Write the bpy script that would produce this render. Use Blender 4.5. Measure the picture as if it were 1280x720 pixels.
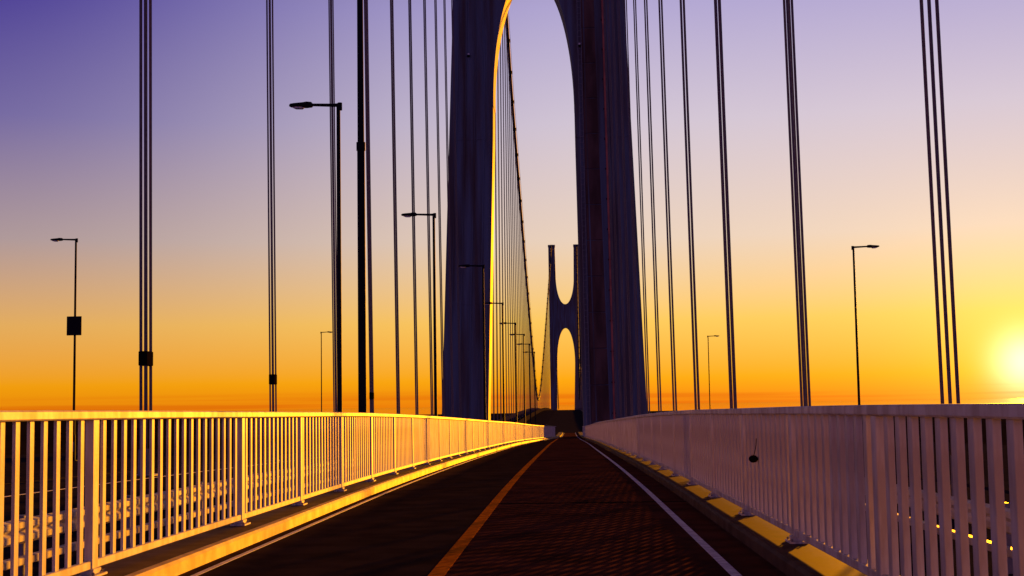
import bpy, bmesh, math, random
from mathutils import Vector, Matrix
R = math.radians
random.seed(7)
for o in list(bpy.data.objects):
    bpy.data.objects.remove(o)
SC = bpy.context.scene
COL = SC.collection

# ------------------------------------------------------------------ camera
cam_d = bpy.data.cameras.new('camera')
cam = bpy.data.objects.new('camera', cam_d)
COL.objects.link(cam)
cam_d.sensor_width = 36.0
cam_d.lens = 1700 / 1280 * 36.0
cam_d.clip_start = 0.1
cam_d.clip_end = 90000
EYE = 1.5
ROLL = R(0.9)
r_, u_ = 68 * math.cos(ROLL) - 145 * math.sin(ROLL), -(68 * math.sin(ROLL) + 145 * math.cos(ROLL))
pitch = math.atan(-u_ / 1700)
yaw = -math.atan(r_ * math.cos(pitch) / 1700)
fwd = Vector((math.sin(yaw) * math.cos(pitch), math.cos(yaw) * math.cos(pitch), math.sin(pitch)))
rt0 = fwd.cross(Vector((0, 0, 1))).normalized()
up0 = rt0.cross(fwd)
rt = rt0 * math.cos(ROLL) - up0 * math.sin(ROLL)
up = up0 * math.cos(ROLL) + rt0 * math.sin(ROLL)
M = Matrix((rt, up, -fwd)).transposed().to_4x4()
M.translation = Vector((0, 0, EYE))
cam.matrix_world = M
SC.camera = cam

# ------------------------------------------------------------------ light
SC.view_settings.view_transform = 'Standard'
SC.view_settings.look = 'None'
SC.view_settings.gamma = 1
SC.view_settings.exposure = 1.6
EXPO = 2 ** 1.6
SUN_AZ, SUN_EL = 18.4, 4.3          # degrees clockwise from the bridge's axis
VIS_EL = 1.35                        # where the glow in the sky sits


def lin(c):
    return tuple((v / 255 / 12.92 if v <= 10 else ((v / 255 + .055) / 1.055) ** 2.4) for v in c)


def build_world():
    w = bpy.data.worlds.new('World')
    SC.world = w
    w.use_nodes = True
    nt = w.node_tree
    N, L = nt.nodes, nt.links
    N.clear()
    out = N.new('ShaderNodeOutputWorld')
    bg = N.new('ShaderNodeBackground')
    bg.inputs['Strength'].default_value = 0.1
    L.new(bg.outputs[0], out.inputs[0])

    def math_(op, a, b=None, c=None, clamp=False):
        n = N.new('ShaderNodeMath'); n.operation = op; n.use_clamp = clamp
        for i, v in enumerate((a, b, c)):
            if v is None: continue
            if isinstance(v, (int, float)): n.inputs[i].default_value = v
            else: L.new(v, n.inputs[i])
        return n.outputs[0]

    def maprange(v, a, b, c=0., d=1., smooth=True):
        n = N.new('ShaderNodeMapRange'); n.clamp = True
        if smooth: n.interpolation_type = 'SMOOTHSTEP'
        L.new(v, n.inputs[0])
        for i, x in enumerate((a, b, c, d)): n.inputs[1 + i].default_value = x
        return n.outputs[0]

    def ramp(fac, stops):
        n = N.new('ShaderNodeValToRGB')
        cr = n.color_ramp
        cr.interpolation = 'LINEAR'
        while len(cr.elements) < len(stops): cr.elements.new(0.5)
        for e, (p, c) in zip(cr.elements, stops):
            e.position = p; e.color = (*lin(c), 1)
        L.new(fac, n.inputs[0])
        return n.outputs[0]

    def mix(f, a, b, mode='MIX'):
        n = N.new('ShaderNodeMix'); n.data_type = 'RGBA'; n.blend_type = mode
        for i, v in ((0, f), (6, a), (7, b)):
            if isinstance(v, (int, float)): n.inputs[i].default_value = v
            elif isinstance(v, tuple): n.inputs[i].default_value = (*v, 1)
            else: L.new(v, n.inputs[i])
        return n.outputs[2]

    tc = N.new('ShaderNodeTexCoord')
    sep = N.new('ShaderNodeSeparateXYZ')
    L.new(tc.outputs['Generated'], sep.inputs[0])
    X, Y, Z = sep.outputs
    t = maprange(Z, 0, 0.6, smooth=False)
    A = ramp(t, [(0, (232, 132, 8)), (.03, (240, 156, 10)), (.10, (226, 170, 92)), (.2, (172, 150, 152)),
                 (.34, (114, 102, 160)), (.475, (72, 58, 148)), (.65, (32, 26, 80)), (1, (14, 12, 36))])
    B = ramp(t, [(0, (238, 126, 6)), (.03, (250, 166, 10)), (.10, (252, 200, 92)), (.2, (232, 208, 188)),
                 (.34, (208, 196, 212)), (.475, (176, 166, 210)), (.65, (84, 76, 128)), (1, (20, 18, 48))])
    C = ramp(t, [(0, (164, 114, 168)), (.2, (150, 108, 184)), (.5, (118, 94, 172)), (.8, (98, 82, 150)), (1, (34, 30, 58))])
    sa, ca = math.sin(R(SUN_AZ)), math.cos(R(SUN_AZ))
    hl = math_('SQRT', math_('ADD', math_('MULTIPLY', X, X), math_('MULTIPLY', Y, Y)))
    ch = math_('DIVIDE', math_('ADD', math_('MULTIPLY', X, sa), math_('MULTIPLY', Y, ca)), math_('MAXIMUM', hl, .001))
    az = math_('ARCCOSINE', math_('MINIMUM', ch, .99999))
    c1 = mix(maprange(az, R(15), R(44), 1, 0), A, B)
    c2 = mix(maprange(az, R(46), R(85)), c1, C)
    # glow round the sun
    se, ce = math.sin(R(VIS_EL)), math.cos(R(VIS_EL))
    dot = math_('ADD', math_('MULTIPLY', math_('MULTIPLY', ch, hl), ce), math_('MULTIPLY', Z, se))
    th = math_('SQRT', math_('MAXIMUM', math_('MULTIPLY', math_('SUBTRACT', 1, dot), 2), 0))
    core = math_('EXPONENT', math_('MULTIPLY', math_('MULTIPLY', th, th), -1 / (R(1.1) ** 2)))
    halo = math_('EXPONENT', math_('MULTIPLY', th, -1 / R(2.8)))
    wide = math_('EXPONENT', math_('MULTIPLY', th, -1 / R(10)))
    glow = mix(1.0, mix(1.0, mix(core, (0, 0, 0), (.9, .85, .7)), mix(halo, (0, 0, 0), (.72, .42, .05)), 'ADD'),
               mix(wide, (0, 0, 0), (.06, .02, .0)), 'ADD')
    c3 = mix(1.0, c2, glow, 'ADD')
    # thin streaks of cloud lying on the horizon
    mp = N.new('ShaderNodeMapping')
    mp.inputs['Scale'].default_value = (3, 3, 260)
    L.new(tc.outputs['Generated'], mp.inputs[0])
    nz = N.new('ShaderNodeTexNoise'); nz.inputs['Scale'].default_value = 1.0; nz.inputs['Detail'].default_value = 4
    L.new(mp.outputs[0], nz.inputs[0])
    streak = math_('MULTIPLY', maprange(nz.outputs[0], .42, .62), maprange(Z, .005, .013, 1, 0))
    c4 = mix(math_('MULTIPLY', streak, .6), c3, mix(1.0, c3, (.86, .52, .45), 'MULTIPLY'))
    # below the horizon
    c5 = mix(maprange(Z, -.004, .0), mix(1.0, c4, (.18, .13, .14), 'MULTIPLY'), c4)
    sky = N.new('ShaderNodeTexSky')
    sky.sky_type = 'NISHITA'
    sky.sun_disc = False
    sky.sun_elevation = R(SUN_EL)
    sky.sun_rotation = R(SUN_AZ)
    c6 = mix(1.0, mix(1.0, c5, (10 / EXPO,) * 3, 'MULTIPLY'), mix(1.0, sky.outputs[0], (.006, .006, .006), 'MULTIPLY'), 'ADD')
    L.new(c6, bg.inputs[0])


build_world()
sl = bpy.data.lights.new('sun', 'SUN')
sl.energy = 4.0
sl.angle = R(0.5)
sl.color = (1.0, 0.335, 0.002)
so = bpy.data.objects.new('sun', sl)
COL.objects.link(so)
sd = Vector((math.sin(R(SUN_AZ)) * math.cos(R(SUN_EL)), math.cos(R(SUN_AZ)) * math.cos(R(SUN_EL)), math.sin(R(SUN_EL))))
so.rotation_euler = (-sd).to_track_quat('-Z', 'Y').to_euler()


# ------------------------------------------------------------------ materials
def material(name, base, rough=.5, metal=0., noise=0., nscale=3., bump=0., bscale=40., base2=None, spec=.5, stretch=(1, 1, 1)):
    m = bpy.data.materials.new(name)
    m.use_nodes = True
    nt = m.node_tree
    N, L = nt.nodes, nt.links
    p = N['Principled BSDF']
    p.inputs['Base Color'].default_value = (*base, 1)
    p.inputs['Roughness'].default_value = rough
    p.inputs['Metallic'].default_value = metal
    p.inputs['Specular IOR Level'].default_value = spec
    tc = N.new('ShaderNodeTexCoord')
    mp = N.new('ShaderNodeMapping'); mp.inputs['Scale'].default_value = stretch
    L.new(tc.outputs['Object'], mp.inputs[0])
    if noise or base2:
        n = N.new('ShaderNodeTexNoise'); n.inputs['Scale'].default_value = nscale; n.inputs['Detail'].default_value = 6
        L.new(mp.outputs[0], n.inputs[0])
        r = N.new('ShaderNodeValToRGB')
        b2 = base2 or tuple(v * (1 - noise) for v in base)
        r.color_ramp.elements[0].position = .38; r.color_ramp.elements[0].color = (*b2, 1)
        r.color_ramp.elements[1].position = .62; r.color_ramp.elements[1].color = (*base, 1)
        L.new(n.outputs[0], r.inputs[0]); L.new(r.outputs[0], p.inputs['Base Color'])
        mr = N.new('ShaderNodeMapRange')
        mr.inputs[3].default_value = rough + .12; mr.inputs[4].default_value = max(rough - .08, .05)
        L.new(n.outputs[0], mr.inputs[0]); L.new(mr.outputs[0], p.inputs['Roughness'])
    if bump:
        n2 = N.new('ShaderNodeTexNoise'); n2.inputs['Scale'].default_value = bscale; n2.inputs['Detail'].default_value = 4
        L.new(tc.outputs['Object'], n2.inputs[0])
        b = N.new('ShaderNodeBump'); b.inputs['Strength'].default_value = bump; b.inputs['Distance'].default_value = .01
        L.new(n2.outputs[0], b.inputs['Height']); L.new(b.outputs[0], p.inputs['Normal'])
    return m


M_PAINT = material('white rail paint', (.61, .585, .50), .5, noise=.12, nscale=5, base2=(.43, .37, .29), spec=.05, stretch=(2.5, 1.2, .35), bump=.12, bscale=30)
M_GALV = material('galvanised steel', (.22, .21, .22), .5, metal=.2, noise=.25, nscale=5)
M_TOWER = material('tower steel paint', (.135, .175, .23), .62, noise=.22, nscale=.8, spec=.025, stretch=(1, 1, .06), base2=(.105, .085, .085))
M_ROPE = material('rope steel', (.17, .13, .13), .5, noise=.2, nscale=8, spec=.15)
M_DARK = material('dark painted steel', (.014, .012, .016), .6, noise=.2, nscale=6, spec=.03)
M_CABLE = material('cable wrap', (.03, .026, .03), .7, noise=.2, nscale=2, spec=.03)
M_SUNLINE = material('sunlit line red', (.55, .13, .07), .5, noise=.4, nscale=.5)  # sunlight along a thin upright line, put into the colour
M_ASPH = material('path asphalt', (.065, .040, .024), .95, noise=.35, nscale=1.5, bump=.5, bscale=90, spec=.0)
M_ROAD = material('carriageway asphalt', (.030, .026, .030), .9, noise=.3, nscale=.8, bump=.4, bscale=60, spec=.0)
M_KERB = material('kerb concrete', (.10, .060, .040), .6, noise=.35, nscale=2.5, bump=.08, bscale=25, spec=.008)
M_LIT_EDGE = material('sunlit kerb edge', (.58, .42, .20), .6, noise=.3, nscale=3, base2=(.36, .25, .12), spec=.1, bump=.2, bscale=25)  # yellow sunlight on the kerb face, put into its colour
M_GIRD = material('girder steel', (.035, .030, .032), .8, noise=.2, nscale=.6, spec=.0)
M_YLINE = material('amber line paint', (.85, .27, .01), .7, noise=.3, nscale=9, base2=(.6, .18, .01), spec=.0)
M_LINE = material('white line paint', (.78, .74, .76), .6, noise=.3, nscale=9, base2=(.55, .52, .54), spec=.1)
M_LAND = material('marsh ground', (.022, .016, .012), 1, noise=.4, nscale=.004, spec=0)
M_SUNGLOW = material('tower sun glow', (.15, .085, .07), .6, noise=.5, nscale=.7, spec=.05, stretch=(1, 1, .2))  # warm reflection of the sun on the leg, put into the colour
M_GLASS = material('lamp glass', (.75, .72, .66), .15)
M_BLACK = material('black rubber', (.006, .004, .004), .8, spec=.0)


def tread_material():
    m = material('ribbed anti slip surfacing', (.11, .042, .024), .8, noise=.3, nscale=1.2, spec=.0, base2=(.065, .026, .015))
    nt = m.node_tree; N, L = nt.nodes, nt.links
    p = N['Principled BSDF']
    tc = N.new('ShaderNodeTexCoord')
    mp = N.new('ShaderNodeMapping')
    mp.inputs['Rotation'].default_value = (0, 0, R(-35))
    L.new(tc.outputs['Object'], mp.inputs[0])
    wv = N.new('ShaderNodeTexWave'); wv.wave_type = 'BANDS'; wv.bands_direction = 'Y'; wv.wave_profile = 'SIN'
    wv.inputs['Scale'].default_value = .95          # about a quarter of a metre from crest to crest
    wv.inputs['Distortion'].default_value = .6; wv.inputs['Detail'].default_value = 1
    wv.inputs['Detail Scale'].default_value = .8
    L.new(mp.outputs[0], wv.inputs[0])
    n2 = N.new('ShaderNodeTexNoise'); n2.inputs['Scale'].default_value = 70
    L.new(tc.outputs['Object'], n2.inputs[0])
    b1 = N.new('ShaderNodeBump'); b1.inputs['Strength'].default_value = .5; b1.inputs['Distance'].default_value = .004
    L.new(n2.outputs[0], b1.inputs['Height'])
    b = N.new('ShaderNodeBump'); b.inputs['Strength'].default_value = 1; b.inputs['Distance'].default_value = .016
    L.new(wv.outputs[0], b.inputs['Height']); L.new(b1.outputs[0], b.inputs['Normal'])
    L.new(b.outputs[0], p.inputs['Normal'])
    return m


M_TREAD = tread_material()


def water_material():
    m = material('water', (.02, .016, .016), .03, spec=.5)
    nt = m.node_tree; N, L = nt.nodes, nt.links
    p = N['Principled BSDF']
    tc = N.new('ShaderNodeTexCoord')
    n = N.new('ShaderNodeTexNoise'); n.inputs['Scale'].default_value = .05; n.inputs['Detail'].default_value = 8
    L.new(tc.outputs['Object'], n.inputs[0])
    b = N.new('ShaderNodeBump'); b.inputs['Strength'].default_value = .01; b.inputs['Distance'].default_value = .1
    L.new(n.outputs[0], b.inputs['Height']); L.new(b.outputs[0], p.inputs['Normal'])
    return m


M_WATER = water_material()


# ------------------------------------------------------------------ mesh helpers
class MB:
    def __init__(s): s.v = []; s.f = []

    def quad_loft(s, rings, close=True, caps=True):
        """rings: lists of points, equal length"""
        n = len(rings[0]); b = len(s.v)
        for r in rings: s.v += [tuple(p) for p in r]
        for i in range(len(rings) - 1):
            for j in range(n if close else n - 1):
                k = (j + 1) % n
                s.f.append((b + i * n + j, b + i * n + k, b + (i + 1) * n + k, b + (i + 1) * n + j))
        if caps and close:
            s.f.append(tuple(b + j for j in reversed(range(n))))
            s.f.append(tuple(b + (len(rings) - 1) * n + j for j in range(n)))
        return s

    def box(s, x0, x1, y0, y1, z0, z1, ch=0.):
        def ring(z, c):
            if ch <= 0: return [(x0, y0, z), (x1, y0, z), (x1, y1, z), (x0, y1, z)]
            a = c
            return [(x0 + a + ch, y0 + a, z), (x1 - a - ch, y0 + a, z), (x1 - a, y0 + a + ch, z), (x1 - a, y1 - a - ch, z),
                    (x1 - a - ch, y1 - a, z), (x0 + a + ch, y1 - a, z), (x0 + a, y1 - a - ch, z), (x0 + a, y0 + a + ch, z)]
        if ch <= 0: return s.quad_loft([ring(z0, 0), ring(z1, 0)])
        return s.quad_loft([ring(z0, ch), ring(z0 + ch, 0), ring(z1 - ch, 0), ring(z1, ch)])

    def tube(s, pts, rad, n=8):
        pts = [Vector(p) for p in pts]
        rad = rad if isinstance(rad, (list, tuple)) else [rad] * len(pts)
        rings = []; nrm = None
        for i, p in enumerate(pts):
            a = pts[max(i - 1, 0)]; c = pts[min(i + 1, len(pts) - 1)]
            t = (c - a).normalized()
            if nrm is None:
                nrm = t.cross(Vector((0, 1, 0)) if abs(t.y) < .9 else Vector((1, 0, 0))).normalized()
            nrm = (nrm - t * nrm.dot(t)).normalized()
            q = t.cross(nrm)
            rings.append([p + (nrm * math.cos(2 * math.pi * k / n) + q * math.sin(2 * math.pi * k / n)) * rad[i] for k in range(n)])
        return s.quad_loft(rings)

    def data(s, name, mat, smooth=False):
        me = bpy.data.meshes.new(name)
        me.from_pydata(s.v, [], s.f)
        me.materials.append(mat)
        bm = bmesh.new(); bm.from_mesh(me)
        bmesh.ops.recalc_face_normals(bm, faces=bm.faces)
        bm.to_mesh(me); bm.free()
        if smooth:
            for p in me.polygons: p.use_smooth = True
            try: me.set_sharp_from_angle(angle=R(35))
            except Exception: pass
        me.update()
        return me

    def build(s, name, mat, parent=None, smooth=False, loc=(0, 0, 0)):
        return inst(name, s.data(name, mat, smooth), parent, loc)


def inst(name, me, parent=None, loc=(0, 0, 0), rz=0.):
    o = bpy.data.objects.new(name, me)
    COL.objects.link(o)
    o.location = loc; o.rotation_euler = (0, 0, rz)
    if parent: o.parent = parent
    return o


def thing(name, label, cat, loc=(0, 0, 0), rz=0., group=None):
    o = inst(name, None, None, loc, rz)
    return tag(o, label, cat, group)


def tag(o, label=None, cat=None, group=None, kind=None):
    if label: o['label'] = label
    if cat: o['category'] = cat
    if group: o['group'] = group
    if kind: o['kind'] = kind
    return o


def copy_tree(root):
    kids = [c for c in root.children]
    c = root.copy(); COL.objects.link(c)
    for k in kids:
        d = k.copy(); COL.objects.link(d); d.parent = c
        for g in k.children:
            e = g.copy(); COL.objects.link(e); e.parent = d
    return c


# ------------------------------------------------------------------ the bridge's lines
PROF = [(-80, 0), (0, 0), (10, -.015), (17, -.06), (28, -.15), (43, -.36), (70, -.82), (95, -1.25), (150, -2.35), (200, -3.2),
        (250, -3.5), (330, -3.0), (450, -2.0), (650, -1.2), (850, -2.0), (1180, -5.), (1400, -9.), (1700, -16)]
SHIFT = [(-80, 0), (60, 0), (100, .35), (130, .8), (160, 1.6), (184, 2.5), (236, 2.9), (400, 2.9)]


def hermite(tab, y):
    n = len(tab)
    if y <= tab[0][0]: return tab[0][1]
    if y >= tab[-1][0]: return tab[-1][1]
    for i in range(n - 1):
        if tab[i][0] <= y <= tab[i + 1][0]: break
    def sl_(k):
        a, b = max(k - 1, 0), min(k + 1, n - 1)
        return (tab[b][1] - tab[a][1]) / (tab[b][0] - tab[a][0])
    x0, y0 = tab[i]; x1, y1 = tab[i + 1]
    h = x1 - x0; t = (y - x0) / h
    return (y0 * (2 * t ** 3 - 3 * t * t + 1) + sl_(i) * h * (t ** 3 - 2 * t * t + t) + y1 * (-2 * t ** 3 + 3 * t * t) + sl_(i + 1) * h * (t ** 3 - t * t))


def D(y): return hermite(PROF, y)
def S(y): return hermite(SHIFT, y)     # how far the left side of the path comes in before the tower


def sweep(mb, section, y0, y1, left=False, step=2.):
    """section: closed list of (x, z) carried along the bridge's axis"""
    ys = [y0]
    while ys[-1] < y1:
        ys.append(min(ys[-1] + (step if ys[-1] < 230 else step * 5), y1))
    mb.quad_loft([[(x + (S(y) if left else 0), y, z + D(y)) for x, z in section] for y in ys])
    return mb


def rect(x0, x1, z0, z1, ch=0.):
    if ch <= 0: return [(x0, z0), (x1, z0), (x1, z1), (x0, z1)]
    return [(x0 + ch, z0), (x1 - ch, z0), (x1, z0 + ch), (x1, z1 - ch), (x1 - ch, z1), (x0 + ch, z1), (x0, z1 - ch), (x0, z0 + ch)]


TY, FY = 195., 1180.                 # near and far tower
HL, HR = -14.43, 6.85                 # the two planes of the hangers
PEND = 236.                          # where the path's railings end

# ------------------------------------------------------------------ setting
def structure(o): return tag(o, kind='structure')


w = MB(); w.quad_loft([[(-45000, -9000, 0), (45000, -9000, 0)], [(-45000, 45000, 0), (45000, 45000, 0)]], close=False)
structure(w.build('water', M_WATER, loc=(0, 0, -46)))

d = MB(); sweep(d, [(-16.6, -.30), (8.9, -.30), (8.9, -1.0), (6.5, -3.2), (-14.2, -3.2), (-16.6, -1.0)], -60, 1600, step=4)
structure(d.build('bridge_deck', M_GIRD))
d = MB(); sweep(d, rect(-14.0, -4.75, -.296, -.29), -60, 1600, step=4)
structure(d.build('carriageway_road', M_ROAD))
d = MB(); sweep(d, rect(2.9, 6.4, -.296, -.29), -60, 1600, step=4)
structure(d.build('service_road', M_ROAD))
for x in (-13.4, -9.6, -5.6):
    d = MB()
    if x == -9.6:
        for k in range(0, 24): sweep(d, rect(x - .06, x + .06, -.287, -.284), -20 + k * 9, -17 + k * 9, step=3)
    else: sweep(d, rect(x - .06, x + .06, -.287, -.284), -60, 230)
    structure(d.build('road_marking', M_LINE))
g = MB(); g.quad_loft([[(-45000, -9000, 0), (45000, -9000, 0)], [(-45000, 7000, 0), (45000, 8200, 0)]], close=False)
structure(g.build('ground', M_LAND, loc=(0, 0, -44.5)))
# path: left lane of dark asphalt, ribbed strip, narrow right margin
d = MB(); sweep(d, rect(-3.6, -1.26, -.25, 0), -60, 150); 
# (beyond 60 m the left edge comes in)
d = MB()
ys = [-60 + 2 * i for i in range(149)]
d.quad_loft([[(-3.62 + S(y), y, -.25 + D(y)), (-1.2 + S(y) * .05, y, -.25 + D(y)), (-1.2 + S(y) * .05, y, D(y)), (-3.62 + S(y), y, D(y))] for y in ys])
structure(d.build('path', M_ASPH))
d = MB()
d.quad_loft([[(-1.2 + S(y) * .05, y, -.25 + D(y)), (1.92, y, -.25 + D(y)), (1.92, y, D(y)), (-1.2 + S(y) * .05, y, D(y))] for y in ys])
structure(d.build('path', M_TREAD))
d = MB()
for yy in (22.2, 9.0, 47, 72, 97):
    d.box(-1.1, 1.9, yy, yy + .07, D(yy) - .01, D(yy) + .006)
structure(d.build('path_joint', M_BLACK))


def line(x, w_, left, y0=-20, y1=236):
    d = MB(); n = int((y1 - y0) / 2)
    rs = []
    for i in range(n + 1):
        y = y0 + i * (y1 - y0) / n
        xx = x + S(y) * left
        rs.append([(xx - w_, y, D(y) + .003), (xx + w_, y, D(y) + .003), (xx + w_, y, D(y) + .007), (xx - w_, y, D(y) + .007)])
    d.quad_loft(rs)
    return structure(d.build('path_line', M_YLINE if x == -1.2 else M_LINE))


line(-3.42, .03, 1.0)
line(-1.2, .075, .05)
line(1.46, .045, 0)

# kerbs the railings stand on
ys2 = [-60 + 2 * i for i in range(149)]
d = MB()
d.quad_loft([[(-4.35 + S(y), y, -.6 + D(y)), (-3.60 + S(y), y, -.6 + D(y)), (-3.60 + S(y), y, .11 + D(y)), (-3.62 + S(y), y, .135 + D(y)), (-4.35 + S(y), y, .135 + D(y))] for y in ys2])
structure(d.build('path_kerb', M_KERB))
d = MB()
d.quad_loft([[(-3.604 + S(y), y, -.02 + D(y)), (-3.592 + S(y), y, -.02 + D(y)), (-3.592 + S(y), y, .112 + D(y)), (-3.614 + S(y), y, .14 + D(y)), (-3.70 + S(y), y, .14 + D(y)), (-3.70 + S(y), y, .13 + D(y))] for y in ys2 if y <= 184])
structure(d.build('sunlit_kerb_strip', M_LIT_EDGE))  # thin strip with the low sunlight painted in
d = MB(); sweep(d, [(1.90, -.6), (2.6, -.6), (2.6, .135), (1.93, .135), (1.90, .11)], -60, 236)
structure(d.build('path_kerb', M_KERB))

# decks of the side roads the outer lamps stand on
for nm, x0, x1 in (('slip_road', -42, -17.), ('slip_road', 9.3, 26.)):
    d = MB(); sweep(d, [(x0, -.3), (x1, -.3), (x1, -.9), (x1 - 1.5, -2.2), (x0 + 1.5, -2.2), (x0, -.9)], -60, 420, step=5)
    structure(d.build(nm, M_ROAD))

# ------------------------------------------------------------------ towers
def loft_interp(tab, h):
    if h <= tab[0][0]: return tab[0][1]
    for (a, va), (b, vb) in zip(tab, tab[1:]):
        if h <= b: return va + (vb - va) * (h - a) / (b - a)
    return tab[-1][1]


def make_tower(label, cx, y0, depth, zb, top, outL, outR, inn, arch, notch, nseg=26, drift=0.):
    """outL / outR / inn: tables height -> distance from the axis; arch = (spring, apex), notch = (bottom, spring)"""
    t = thing('bridge_tower', label, 'bridge tower', (cx, y0, 0), group='bridge towers')
    for sgn, out in ((-1, outL), (1, outR)):
        rings = []
        hs = [zb + (top - zb) * i / nseg for i in range(nseg + 1)]
        for h in hs:
            a, b = sgn * loft_interp(inn, h) + drift * min(max(h / 45, 0), 1), sgn * loft_interp(out, h)
            x0, x1 = min(a, b), max(a, b)
            dp = depth * (1 - .18 * max(h, 0) / top)
            c = .35
            rings.append([(x0 + c, 0, h), (x1 - c, 0, h), (x1, c, h), (x1, dp - c, h), (x1 - c, dp, h), (x0 + c, dp, h), (x0, dp - c, h), (x0, c, h)])
        leg = MB().quad_loft(rings).build('leg', M_TOWER, t)
        # raised welded bands on the leg
        for i in range(2, nseg - 1, 3):
            bd = MB()
            h = hs[i]
            a, b = sgn * loft_interp(inn, h), sgn * loft_interp(out, h)
            x0, x1 = min(a, b) + .5, max(a, b) - .5
            bd.box(x0, x1, -.08, .3, h, h + .45)
            bd.build('band', M_TOWER, leg)
        st = []
        for fr in (.2, .42, .64, .84):
            m_ = MB(); r2 = []
            for h in hs:
                a, b = sgn * loft_interp(inn, h) + drift * min(max(h / 45, 0), 1), sgn * loft_interp(out, h)
                xc = a + (b - a) * fr
                r2.append([(xc - .09, -.16, h), (xc + .09, -.16, h), (xc + .09, .2, h), (xc - .09, .2, h)])
            m_.quad_loft(r2).build('stiffener', M_TOWER, t)
        cp = MB()
        a, b = sgn * loft_interp(inn, top), sgn * loft_interp(out, top)
        x0, x1 = min(a, b), max(a, b)
        cp.box(x0 - .3, x1 + .3, -.3, depth * .82 + .3, top + .01, top + 1.6, .2)
        cp.build('saddle_housing', M_TOWER, t)
    # cross beam whose lower edge is an arch and upper edge a rounded notch
    lo, hi = [], []
    for k in range(-30, 31):
        s = k / 30
        wsp = loft_interp(inn, arch[0]); wtp = loft_interp(inn, notch[1])
        ang = s * math.pi / 2
        lo.append((drift + wsp * math.sin(ang), arch[0] + (arch[1] - arch[0]) * math.cos(ang)))
        hi.append((drift + wtp * math.sin(ang), notch[1] - (notch[1] - notch[0]) * math.cos(ang)))
    lo = [(lo[0][0] - .8, arch[0])] + lo + [(lo[-1][0] + .8, arch[0])]
    hi = [(hi[0][0] - .8, notch[1])] + hi + [(hi[-1][0] + .8, notch[1])]
    bm = MB()
    dp = depth * .88
    rings = []
    for (xa, za), (xb, zb_) in zip(lo, hi):
        rings.append([(xa, .1, za), (xa, dp, za), (xb, dp, zb_), (xb, .1, zb_)])
    bm.quad_loft(rings)
    bm.build('cross_beam', M_TOWER, t, smooth=True)
    return t


tcx = -4.4
near_tower = make_tower('huge dark near tower whose arch frames the path and the smaller tower', tcx, TY, 7.0, -48, 160,
                        [(-48, 14.6), (0, 13.5), (60, 11.2), (160, 10.3)], [(-48, 16.6), (0, 15.9), (60, 14.0), (160, 12.6)],
                        [(-48, 7.2), (0, 6.8), (45, 5.9), (160, 6.0)], (45.0, 65.6), (90, 112), drift=.5)
# added tube with sunlight painted red on it, its added brackets and a small lamp on the right leg, lamp on the left one
c = MB(); c.tube([(11.2, -.35, -2), (10.9, -.35, 40), (9.9, -.35, 158)], .14, 8)
sunlit_tube = c.build('sunlit_line', M_SUNLINE, near_tower, smooth=True)
bk = MB()
for i in range(36):
    h = i * 4.4; x = 11.2 - .3 * h / 40 if h < 40 else 10.9 - 1.0 * (h - 40) / 118
    bk = MB(); bk.box(x - .28, x + .28, -.3, .02, h, h + .18)
    bk.build('added_bracket', M_DARK, sunlit_tube)
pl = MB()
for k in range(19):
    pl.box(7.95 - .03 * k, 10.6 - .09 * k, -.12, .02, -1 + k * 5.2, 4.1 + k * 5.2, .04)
pl.build('sun_glow_strip', M_SUNGLOW, near_tower)  # added strip that paints the sun's glow onto the right leg
ld = MB()
for x in (7.25, 7.75): ld.tube([(x, -.3, -2), (x - .55, -.3, 158)], .05, 6)
for i in range(180):
    h = i * .87; x = 7.25 - .55 * h / 158
    ld.box(x, x + .5, -.33, -.27, h, h + .05)
ld.build('ladder', M_GALV, near_tower)
for x, h in ((-8.9, 52.5), (7.3, 53.6)):
    b = MB(); b.box(x - .2, x + .2, -.5, .02, h - .2, h, .03); b.build('marker_lamp', M_DARK, near_tower)
    g = MB(); g.box(x - .14, x + .14, -.48, -.15, h + .002, h + .26, .05); g.build('marker_glass', M_GLASS, near_tower)

far_tower = make_tower('smaller hazy blue far tower standing beyond the arch of the near one', .6, FY, 9.5, -52, 138.5,
                       [(-52, 14.2), (138, 13.9)], [(-52, 14.2), (138, 13.9)],
                       [(-52, 8.6), (0, 8.3), (40, 7.6), (66, 7.0), (100, 7.6), (138, 8.2)], (38, 67.5), (88, 112))
# tower foundations
for nm, cx, yy in (('near', tcx, TY), ('far', .6, FY)):
    f = MB(); f.box(-22, 22, -7, 17, -50, -43, .8)
    o = f.build('foundation', M_KERB, near_tower if nm == 'near' else far_tower)

# ------------------------------------------------------------------ main cables and hangers
NTOP, FTOP = 160., 135.5
YM = 700.


def cable_h(y):
    """height of the cables' axis above the camera's level"""
    if y <= TY + 5:
        k = (TY + 5 - y) / 210.
        return NTOP * (1 - k) + 2 * k - 14 * math.sin(math.pi * min(max(k, 0), 1))
    if y <= YM: s = NTOP / (math.sqrt((YM - TY) ** 2 + 3600) - 60)
    else: s = FTOP / (math.sqrt((FY - YM) ** 2 + 3600) - 60)
    if y <= FY + 5: return 2.5 + s * (math.sqrt((y - YM) ** 2 + 3600) - 60)
    k = (y - FY - 5) / 260.
    return FTOP * (1 - k) + k * -8


def cable_x(side, y):
    near = (HL, HR)[side]; far = (-10.4, 11.4)[side]
    top = near + (1.6 if side == 0 else -1.4)
    if y < TY + 5: k = (TY + 5 - y) / 210; return top * (1 - k) + near * k
    if y < YM: return top + (near - top) * min((y - TY) / 200, 1)
    return near + (far - near) * (y - YM) / (FY - YM)


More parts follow.
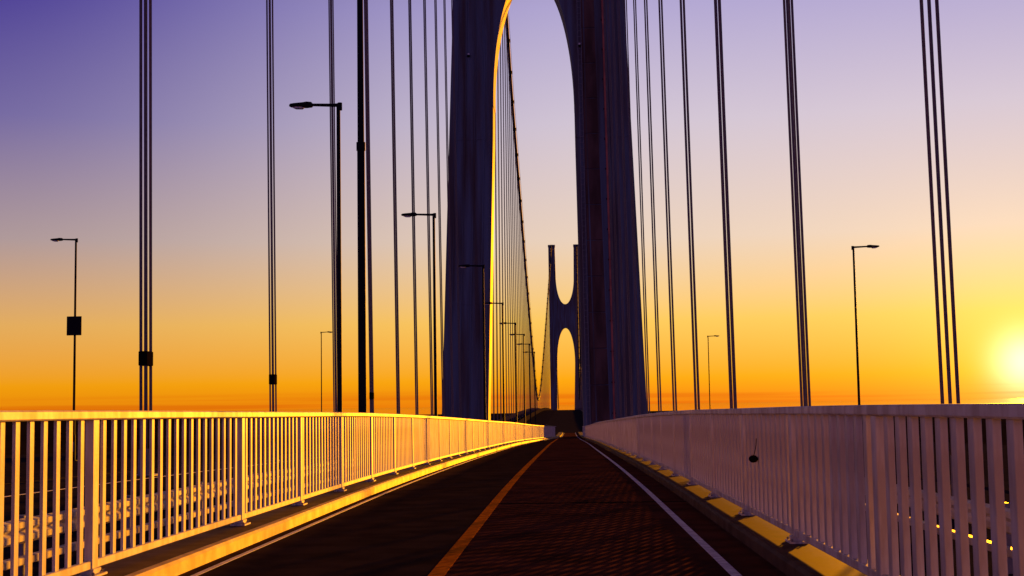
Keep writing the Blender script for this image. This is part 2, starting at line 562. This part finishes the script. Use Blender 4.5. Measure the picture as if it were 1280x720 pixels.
for side, lb in ((0, 'thick main cable dipping to the deck inside the tower arch'), (1, 'thick main cable on the sunlit side, mostly behind the tower leg')):
    m = MB()
    ysc = [-10 + 5 * i for i in range(42)] + [TY + 5 + 10 * i for i in range(1, 125)]
    m.tube([(cable_x(side, y), y, cable_h(y) + EYE) for y in ysc], .42, 10)
    t = tag(m.build('main_cable', M_CABLE, smooth=True), lb, 'bridge cable', 'main cables')
    m = MB()
    xo = .75 if side == 0 else -.75
    for dx in (-.55, .55):
        m.tube([(cable_x(side, y) + dx, y, cable_h(y) + EYE + 1.35) for y in ysc], .05, 5)
    m.build('hand_rope', M_CABLE, t)
    m = MB()
    y = 25
    while y < FY:
        m.tube([(cable_x(side, y), y - .45, cable_h(y - .45) + EYE), (cable_x(side, y), y + .45, cable_h(y + .45) + EYE)], .58, 10)
        y += 15
    m.build('cable_band', M_CABLE, t)


def make_hanger(side, y, rad=.045, dx=.16, dy=.58, clamps=(3.3,), detailed=True, lab=''):
    x0 = (HL, HR)[side]
    zb = D(y) - .3
    top = cable_h(y) + EYE
    if top < zb + 1.5: return None
    lean = (-.008 if side == 0 else -.010) * (top - zb)         # the ropes lean a little out of plumb
    if y > TY: lean = cable_x(side, y) - x0
    elif lean < -1.3: lean = -1.3
    t = thing('hanger', lab, 'hanger rope', (x0, y, zb), group='hangers')
    if detailed:
        for a in (-1, 1):
            for b in (-1, 1):
                m = MB(); m.tube([(a * dx / 2, b * dy / 2, 0), (a * dx / 2 + lean, b * dy / 2, top - zb)], rad, 8)
                m.build('rope', M_ROPE, t, smooth=True)
                s = MB(); s.tube([(a * dx / 2, b * dy / 2, 0), (a * dx / 2 + lean * .01, b * dy / 2, .9)], [rad * 2.0, rad * 1.5], 8)
                s.build('socket', M_GALV, t, smooth=True)
        for cz in clamps:
            lx = lean * cz / (top - zb)
            s = MB(); s.box(lx - dx / 2 - rad * 1.3, lx + dx / 2 + rad * 1.3, -dy / 2 - rad * 1.3, dy / 2 + rad * 1.3, cz, cz + .5, .02)
            s.build('clamp', M_BLACK, t)
    else:
        m = MB()
        for a in (-1, 1):
            for b in (-1, 1):
                m.tube([(a * dx / 2, b * dy / 2, 0), (a * dx / 2 + lean, b * dy / 2, top - zb)], rad, 4)
        m.build('rope', M_ROPE, t)
    s = MB(); s.box(-.35, .35, -.5, .5, -.3, .05, .04); s.build('anchor', M_GALV, t)
    return t


ORD = ['', 'second', 'third', 'fourth', 'fifth', 'sixth', 'seventh', 'eighth', 'ninth', 'tenth', 'eleventh', 'twelfth', 'thirteenth']
LY = [46.4, 66.8, 85.2, 101, 117, 131.6, 146.5, 160, 173, 186]
RY = [24.6, 39.3, 56.2, 71.6, 86.3, 100.2, 114, 128.5, 143, 157.5, 172, 186]
for i, y in enumerate(LY):
    lab = ('nearest hanger over the yellow-lit railing, three ropes abreast with a clamp near the foot' if i == 0 else
           f'{ORD[i]} hanger from the camera over the yellow-lit railing')
    make_hanger(0, y, clamps=(3.75,) if i in (0, 1, 3) else (), lab=lab, rad=.055 if i == 0 else .042)
for i, y in enumerate(RY):
    lab = ('nearest hanger over the shaded purple railing, three dark ropes abreast' if i == 0 else
           f'{ORD[i]} hanger from the camera over the shaded purple railing')
    make_hanger(1, y, rad=.034 if i == 0 else (.038 if i == 1 else .039), dx=.14 if i < 2 else .16, dy=.5, clamps=(), lab=lab)
y = 212.
while y < FY - 8:
    for side in (0, 1):
        make_hanger(side, y, rad=.055 if y < 690 else .032, detailed=False,
                    lab=('thin distant hanger of the sunward side beyond the near tower' if side else 'thin distant hanger in the pale veil inside the tower arch'))
    y += 14.6

# ------------------------------------------------------------------ railings of the path
def make_railing(left, label):
    sg = -1 if left else 1
    x0 = -4.0 if left else 2.25
    top = 1.53 if left else 1.475
    kb = .135
    sh = (lambda y: S(y)) if left else (lambda y: 0)
    t = thing('railing', label, 'railing', (x0, 0, 0), group='railings of the path')

    PEND = 184. if left else 193.

    def sw(sec, y0=-12., y1=PEND):
        ys_ = [y0]
        while ys_[-1] < y1: ys_.append(min(ys_[-1] + 1.25, y1))
        return MB().quad_loft([[(x + sh(y), y, z + D(y)) for x, z in sec] for y in ys_])
    sw(rect(-.055, .055, top - .078, top, .012)).build('top_rail', M_PAINT, t, smooth=False)
    sw(rect(-.028, .028, kb + .065, kb + .135, .006)).build('bottom_rail', M_PAINT, t)
    posts = ([-7.1, -3.4, .4, 4.6, 8.0] if left else [-8.5, -4.8, -1.1, 2.6, 6.3])
    posts = ([-9., -5., -1., 3., 7.2, 11.5, 16.8] if left else [-8.5, -4.8, -1.1, 2.6, 6.3, 10.0])
    while posts[-1] < PEND - 3.7: posts.append(posts[-1] + 3.72)
    pm = MB(); hp = top - kb - .078
    pm.box(-.036, .036, -.075, .075, .012, hp + .002, .008)
    pm.box(-.09, .09, -.16, .16, 0, .022, .004)
    pm.box(-.055, .055, -.1, .1, .022, .07, .006)
    pme = pm.data('post', M_PAINT)
    bl = MB()
    for a in (-.065, .065):
        pass
    bl.tube([(0, 0, .02), (0, 0, .045)], .012, 6)
    ble = bl.data('bolt', M_GALV)
    for py in posts:
        p = inst('post', pme, t, (sh(py), py, kb + D(py)))
        if 5 < py < 45:
            for a in (-.065, .065):
                for b in (-.13, .13): inst('bolt', ble, p, (a, b, 0))
    # balusters: flat bars
    pitch = .275 if left else .33
    bx = MB(); hb = top - .078 - (kb + .135)
    bt = .013 if left else .024
    bh = .042 if left else .055
    bx.box(-bt, bt, -bh, bh, -.003, hb + .003, .004)
    bme = bx.data('baluster', M_PAINT)
    spots = []
    for a, b in zip(posts, posts[1:]):
        n = max(int(round((b - a) / pitch)) - 1, 1)
        for k in range(1, n + 1):
            y = a + (b - a) * k / (n + 1)
            if y > -6: spots.append(y)
    near = [y for y in spots if y > (8.2 if left else 5.2)][:100]
    ns = set(near)
    for y in near:
        o = inst('baluster', bme, t, (sh(y), y, kb + .135 + D(y)))
    rest = MB()
    for y in spots:
        if y in ns: continue
        s_, z_ = sh(y), kb + .135 + D(y)
        rest.box(s_ - bt, s_ + bt, y - bh, y + bh, z_ - .003, z_ + hb + .003)
    o = rest.build('balusters', M_PAINT, t)
    o['kind'] = 'stuff'
    return t


rail_l = make_railing(True, 'white baluster railing lit yellow by the low sun, beside the kerb and carriageway')
rail_r = make_railing(False, 'white baluster railing in purple shade with its back to the sun')

# ------------------------------------------------------------------ guard rails along the carriageways
def make_guard(x0, label, left, y0=-8, y1=203):
    t = thing('guard_rail', label, 'guard rail', (x0, 0, 0), group='guard rails beside the carriageways')
    f = 1 if left else -1
    wsec = [(0, .0), (.05 * f, .03), (.05 * f, .09), (.015 * f, .13), (.05 * f, .17), (.05 * f, .23), (0, .26), (-.02 * f, .25), (-.02 * f, .01)]
    k = 1.0 if left else 0.
    def sw(sec, dz):
        ys_ = [y0]
        while ys_[-1] < y1: ys_.append(min(ys_[-1] + 2, y1))
        return MB().quad_loft([[(x + S(y) * k, y, z + dz + D(y)) for x, z in sec] for y in ys_])
    sw(wsec, .17).build('upper_beam', M_PAINT, t)
    sw(rect(-.05, .05, 0, .085, .01), -.05).build('lower_beam', M_PAINT, t)
    pm = MB(); pm.box(-.16 * f - .05, -.16 * f + .05, -.06, .06, 0, .74, .008); pm.box(min(-.12 * f, -.02 * f), max(-.12 * f, -.02 * f), -.04, .04, .52, .68)
    me = pm.data('post', M_GALV)
    y = y0 + 1
    while y < y1:
        inst('post', me, t, (S(y) * k, y, D(y) - .30)); y += 3.6
    return t


make_guard(-5.7, 'double-beam guard rail glowing orange, seen through the lit railing', True)
make_guard(4.4, 'double-beam guard rail seen through the gaps of the shaded railing', False)

# parapets of the main span
for x0, lab in ((-10.9, 'low dark parapet running away beyond the near tower on the carriageway side'), (8.6, 'low dark parapet beyond the near tower on the sunward edge'),
                (-16.3, 'low dark parapet at the outer edge of the far deck')):
    t = thing('parapet', lab, 'parapet', (x0, 0, 0), group='parapets of the main span')
    sweep(MB(), rect(-.06, .06, -.31, .95, .01), 208, 1150, step=4).build('panel', M_GIRD, t)
    sweep(MB(), rect(-.10, .10, .953, 1.04, .01), 208, 1150, step=4).build('top_rail', M_GIRD, t)

# ------------------------------------------------------------------ lamps
def make_lamp(label, loc, rz=0., h=10.9, arm=1.45, sign=False, group='street lamps'):
    t = thing('street_lamp', label, 'street lamp', loc, rz, group=group)
    p = MB(); p.tube([(0, 0, 0), (0, 0, .012), (0, 0, 1.4), (0, 0, 1.45), (0, 0, h - .12), (0, 0, h)], [.11, .11, .10, .075, .058, .056], 12)
    p.build('pole', M_DARK, t, smooth=True)
    b = MB(); b.box(-.2, .2, -.2, .2, 0, .03, .005); b.build('base_plate', M_DARK, t)
    d = MB(); d.box(-.05, .05, -.115, -.08, .5, 1.05, .01); d.build('hatch', M_GALV, t)
    a = MB(); a.tube([(.05, 0, h - .05), (-.2, 0, h - .045), (-arm + .62, 0, h - .02)], [.058, .05, .042], 10)
    a.build('arm', M_DARK, t, smooth=True)
    e = MB(); e.tube([(.045, 0, h - .2), (.045, 0, h + .02)], [.068, .068], 10)
    e.build('elbow', M_DARK, t, smooth=True)
    # luminaire: long flat head, thicker where it joins the arm
    rings = []
    for x, wd, zt, zb in ((-arm + .70, .05, .03, -.04), (-arm + .66, .10, .075, -.065), (-arm + .52, .13, .085, -.075), (-arm + .42, .15, .065, -.07),
                          (-arm + .15, .15, .045, -.055), (-arm + .04, .12, .035, -.045), (-arm, .05, .01, -.03)):
        rings.append([(x, -wd, h - .02 + (zt + zb) / 2), (x, -wd * .7, h - .02 + zt), (x, wd * .7, h - .02 + zt), (x, wd, h - .02 + (zt + zb) / 2), (x, wd * .75, h - .02 + zb), (x, -wd * .75, h - .02 + zb)])
    hd = MB().quad_loft(rings).build('luminaire', M_DARK, t, smooth=True)
    g = MB()
    gr = []
    for x, wd, dz in ((-arm + .44, .06, -.085), (-arm + .38, .10, -.115), (-arm + .2, .10, -.11), (-arm + .1, .06, -.075)):
        gr.append([(x, -wd, h - .065), (x, wd, h - .065), (x, wd * .8, h - .02 + dz), (x, -wd * .8, h - .02 + dz)])
    g.quad_loft(gr); g.build('lens', M_GLASS, hd, smooth=True)
    if sign:
        s = MB(); s.box(-.42, .42, -.16, -.10, 6.95, 8.02, .02)
        sb = s.build('sign_board', M_DARK, t)
        q = MB(); q.box(-.11, .11, -.1, .1, 7.1, 7.18); q.box(-.11, .11, -.1, .1, 7.78, 7.86); q.build('clamp', M_GALV, sb)
    return t


lamps = [(427, 127, 'nearest street lamp, tall dark post whose long arm crosses a grey hanger'),
         (543, 268, 'second street lamp of the row between railing and carriageway, arm over the thin hangers'),
         (605, 333, 'street lamp whose arm is set against the dark tower leg'),
         (629, 380, 'tallest-looking lamp of those seen inside the tower arch'),
         (645, 405, 'second lamp seen inside the tower arch'),
         (655.5, 419, 'third lamp seen inside the tower arch'),
         (662.5, 431, 'fourth lamp seen inside the tower arch'),
         (668.5, 441, 'fifth and smallest lamp seen inside the tower arch')]
for px, py, lab in lamps:
    hp = 505 - py + (708 - px) * math.tan(ROLL) + 0
    y = 60.
    for _ in range(40): y = 1700 * (10.9 - .3 - EYE + D(y)) / hp
    x = -(708 - px - hp * math.tan(ROLL) * .5) / 1700 * y - (.13 if px == 427 else 0)
    make_lamp(lab, (x, y, D(y) - .30), h=11.0)
make_lamp('outer street lamp carrying a dark square sign halfway up its post', (-27.4, 75, D(75) - .3), 0, sign=True, h=12.4)
make_lamp('small outer lamp with its arm turned toward the near tower, over the yellow-lit railing', (-30.3, 168, D(168) - .3), R(180), h=13.9)
make_lamp('outer street lamp nearest the sun, standing over the shaded railing', (16.35, 77, D(77) - .3), R(180), h=11.35)
make_lamp('smaller outer lamp over the shaded railing, between two hangers', (18.4, 176, D(176) - .3), R(180), h=13.1)

# tall mast beside the carriageway
t = thing('mast', 'thick black mast rising out of the picture between the nearest lamp and the tower', 'mast', (-6.75, 45, D(45) - .3))
m = MB(); m.tube([(0, 0, 0), (0, 0, 10.9), (0, 0, 11.0), (0, 0, 24)], [.145, .13, .115, .085], 14); m.build('shaft', M_DARK, t, smooth=True)
m = MB(); m.box(-.3, .3, -.3, .3, 0, .04, .01); m.build('base_plate', M_DARK, t)
m = MB(); m.tube([(0, 0, 10.8), (0, 0, 11.08)], .155, 14); m.build('collar', M_DARK, t, smooth=True)
m = MB(); m.box(-.5, .5, -.08, .08, 23.7, 23.95, .03); m.build('head_frame', M_DARK, t)

# small dark tag on the right railing
ty = 16.1
t = thing('rail_reflector', 'small dark oval fitting with a thin bent stem fixed on the shaded railing', 'fitting', (2.25 - .08, ty, D(ty) + .88))
m = MB()
rings = []
for i in range(9):
    a = math.pi * i / 8
    rings.append([(-.055 * math.sin(a) * math.cos(2 * math.pi * k / 12), -.08 * math.cos(a), .045 * math.sin(a) * math.sin(2 * math.pi * k / 12)) for k in range(12)])
m.quad_loft(rings, caps=False); m.build('housing', M_BLACK, t, smooth=True)
m = MB(); m.tube([(0, -.03, .03), (.01, -.07, .09), (.02, -.11, .16), (.025, -.12, .24)], .005, 6); m.build('stem', M_BLACK, t, smooth=True)
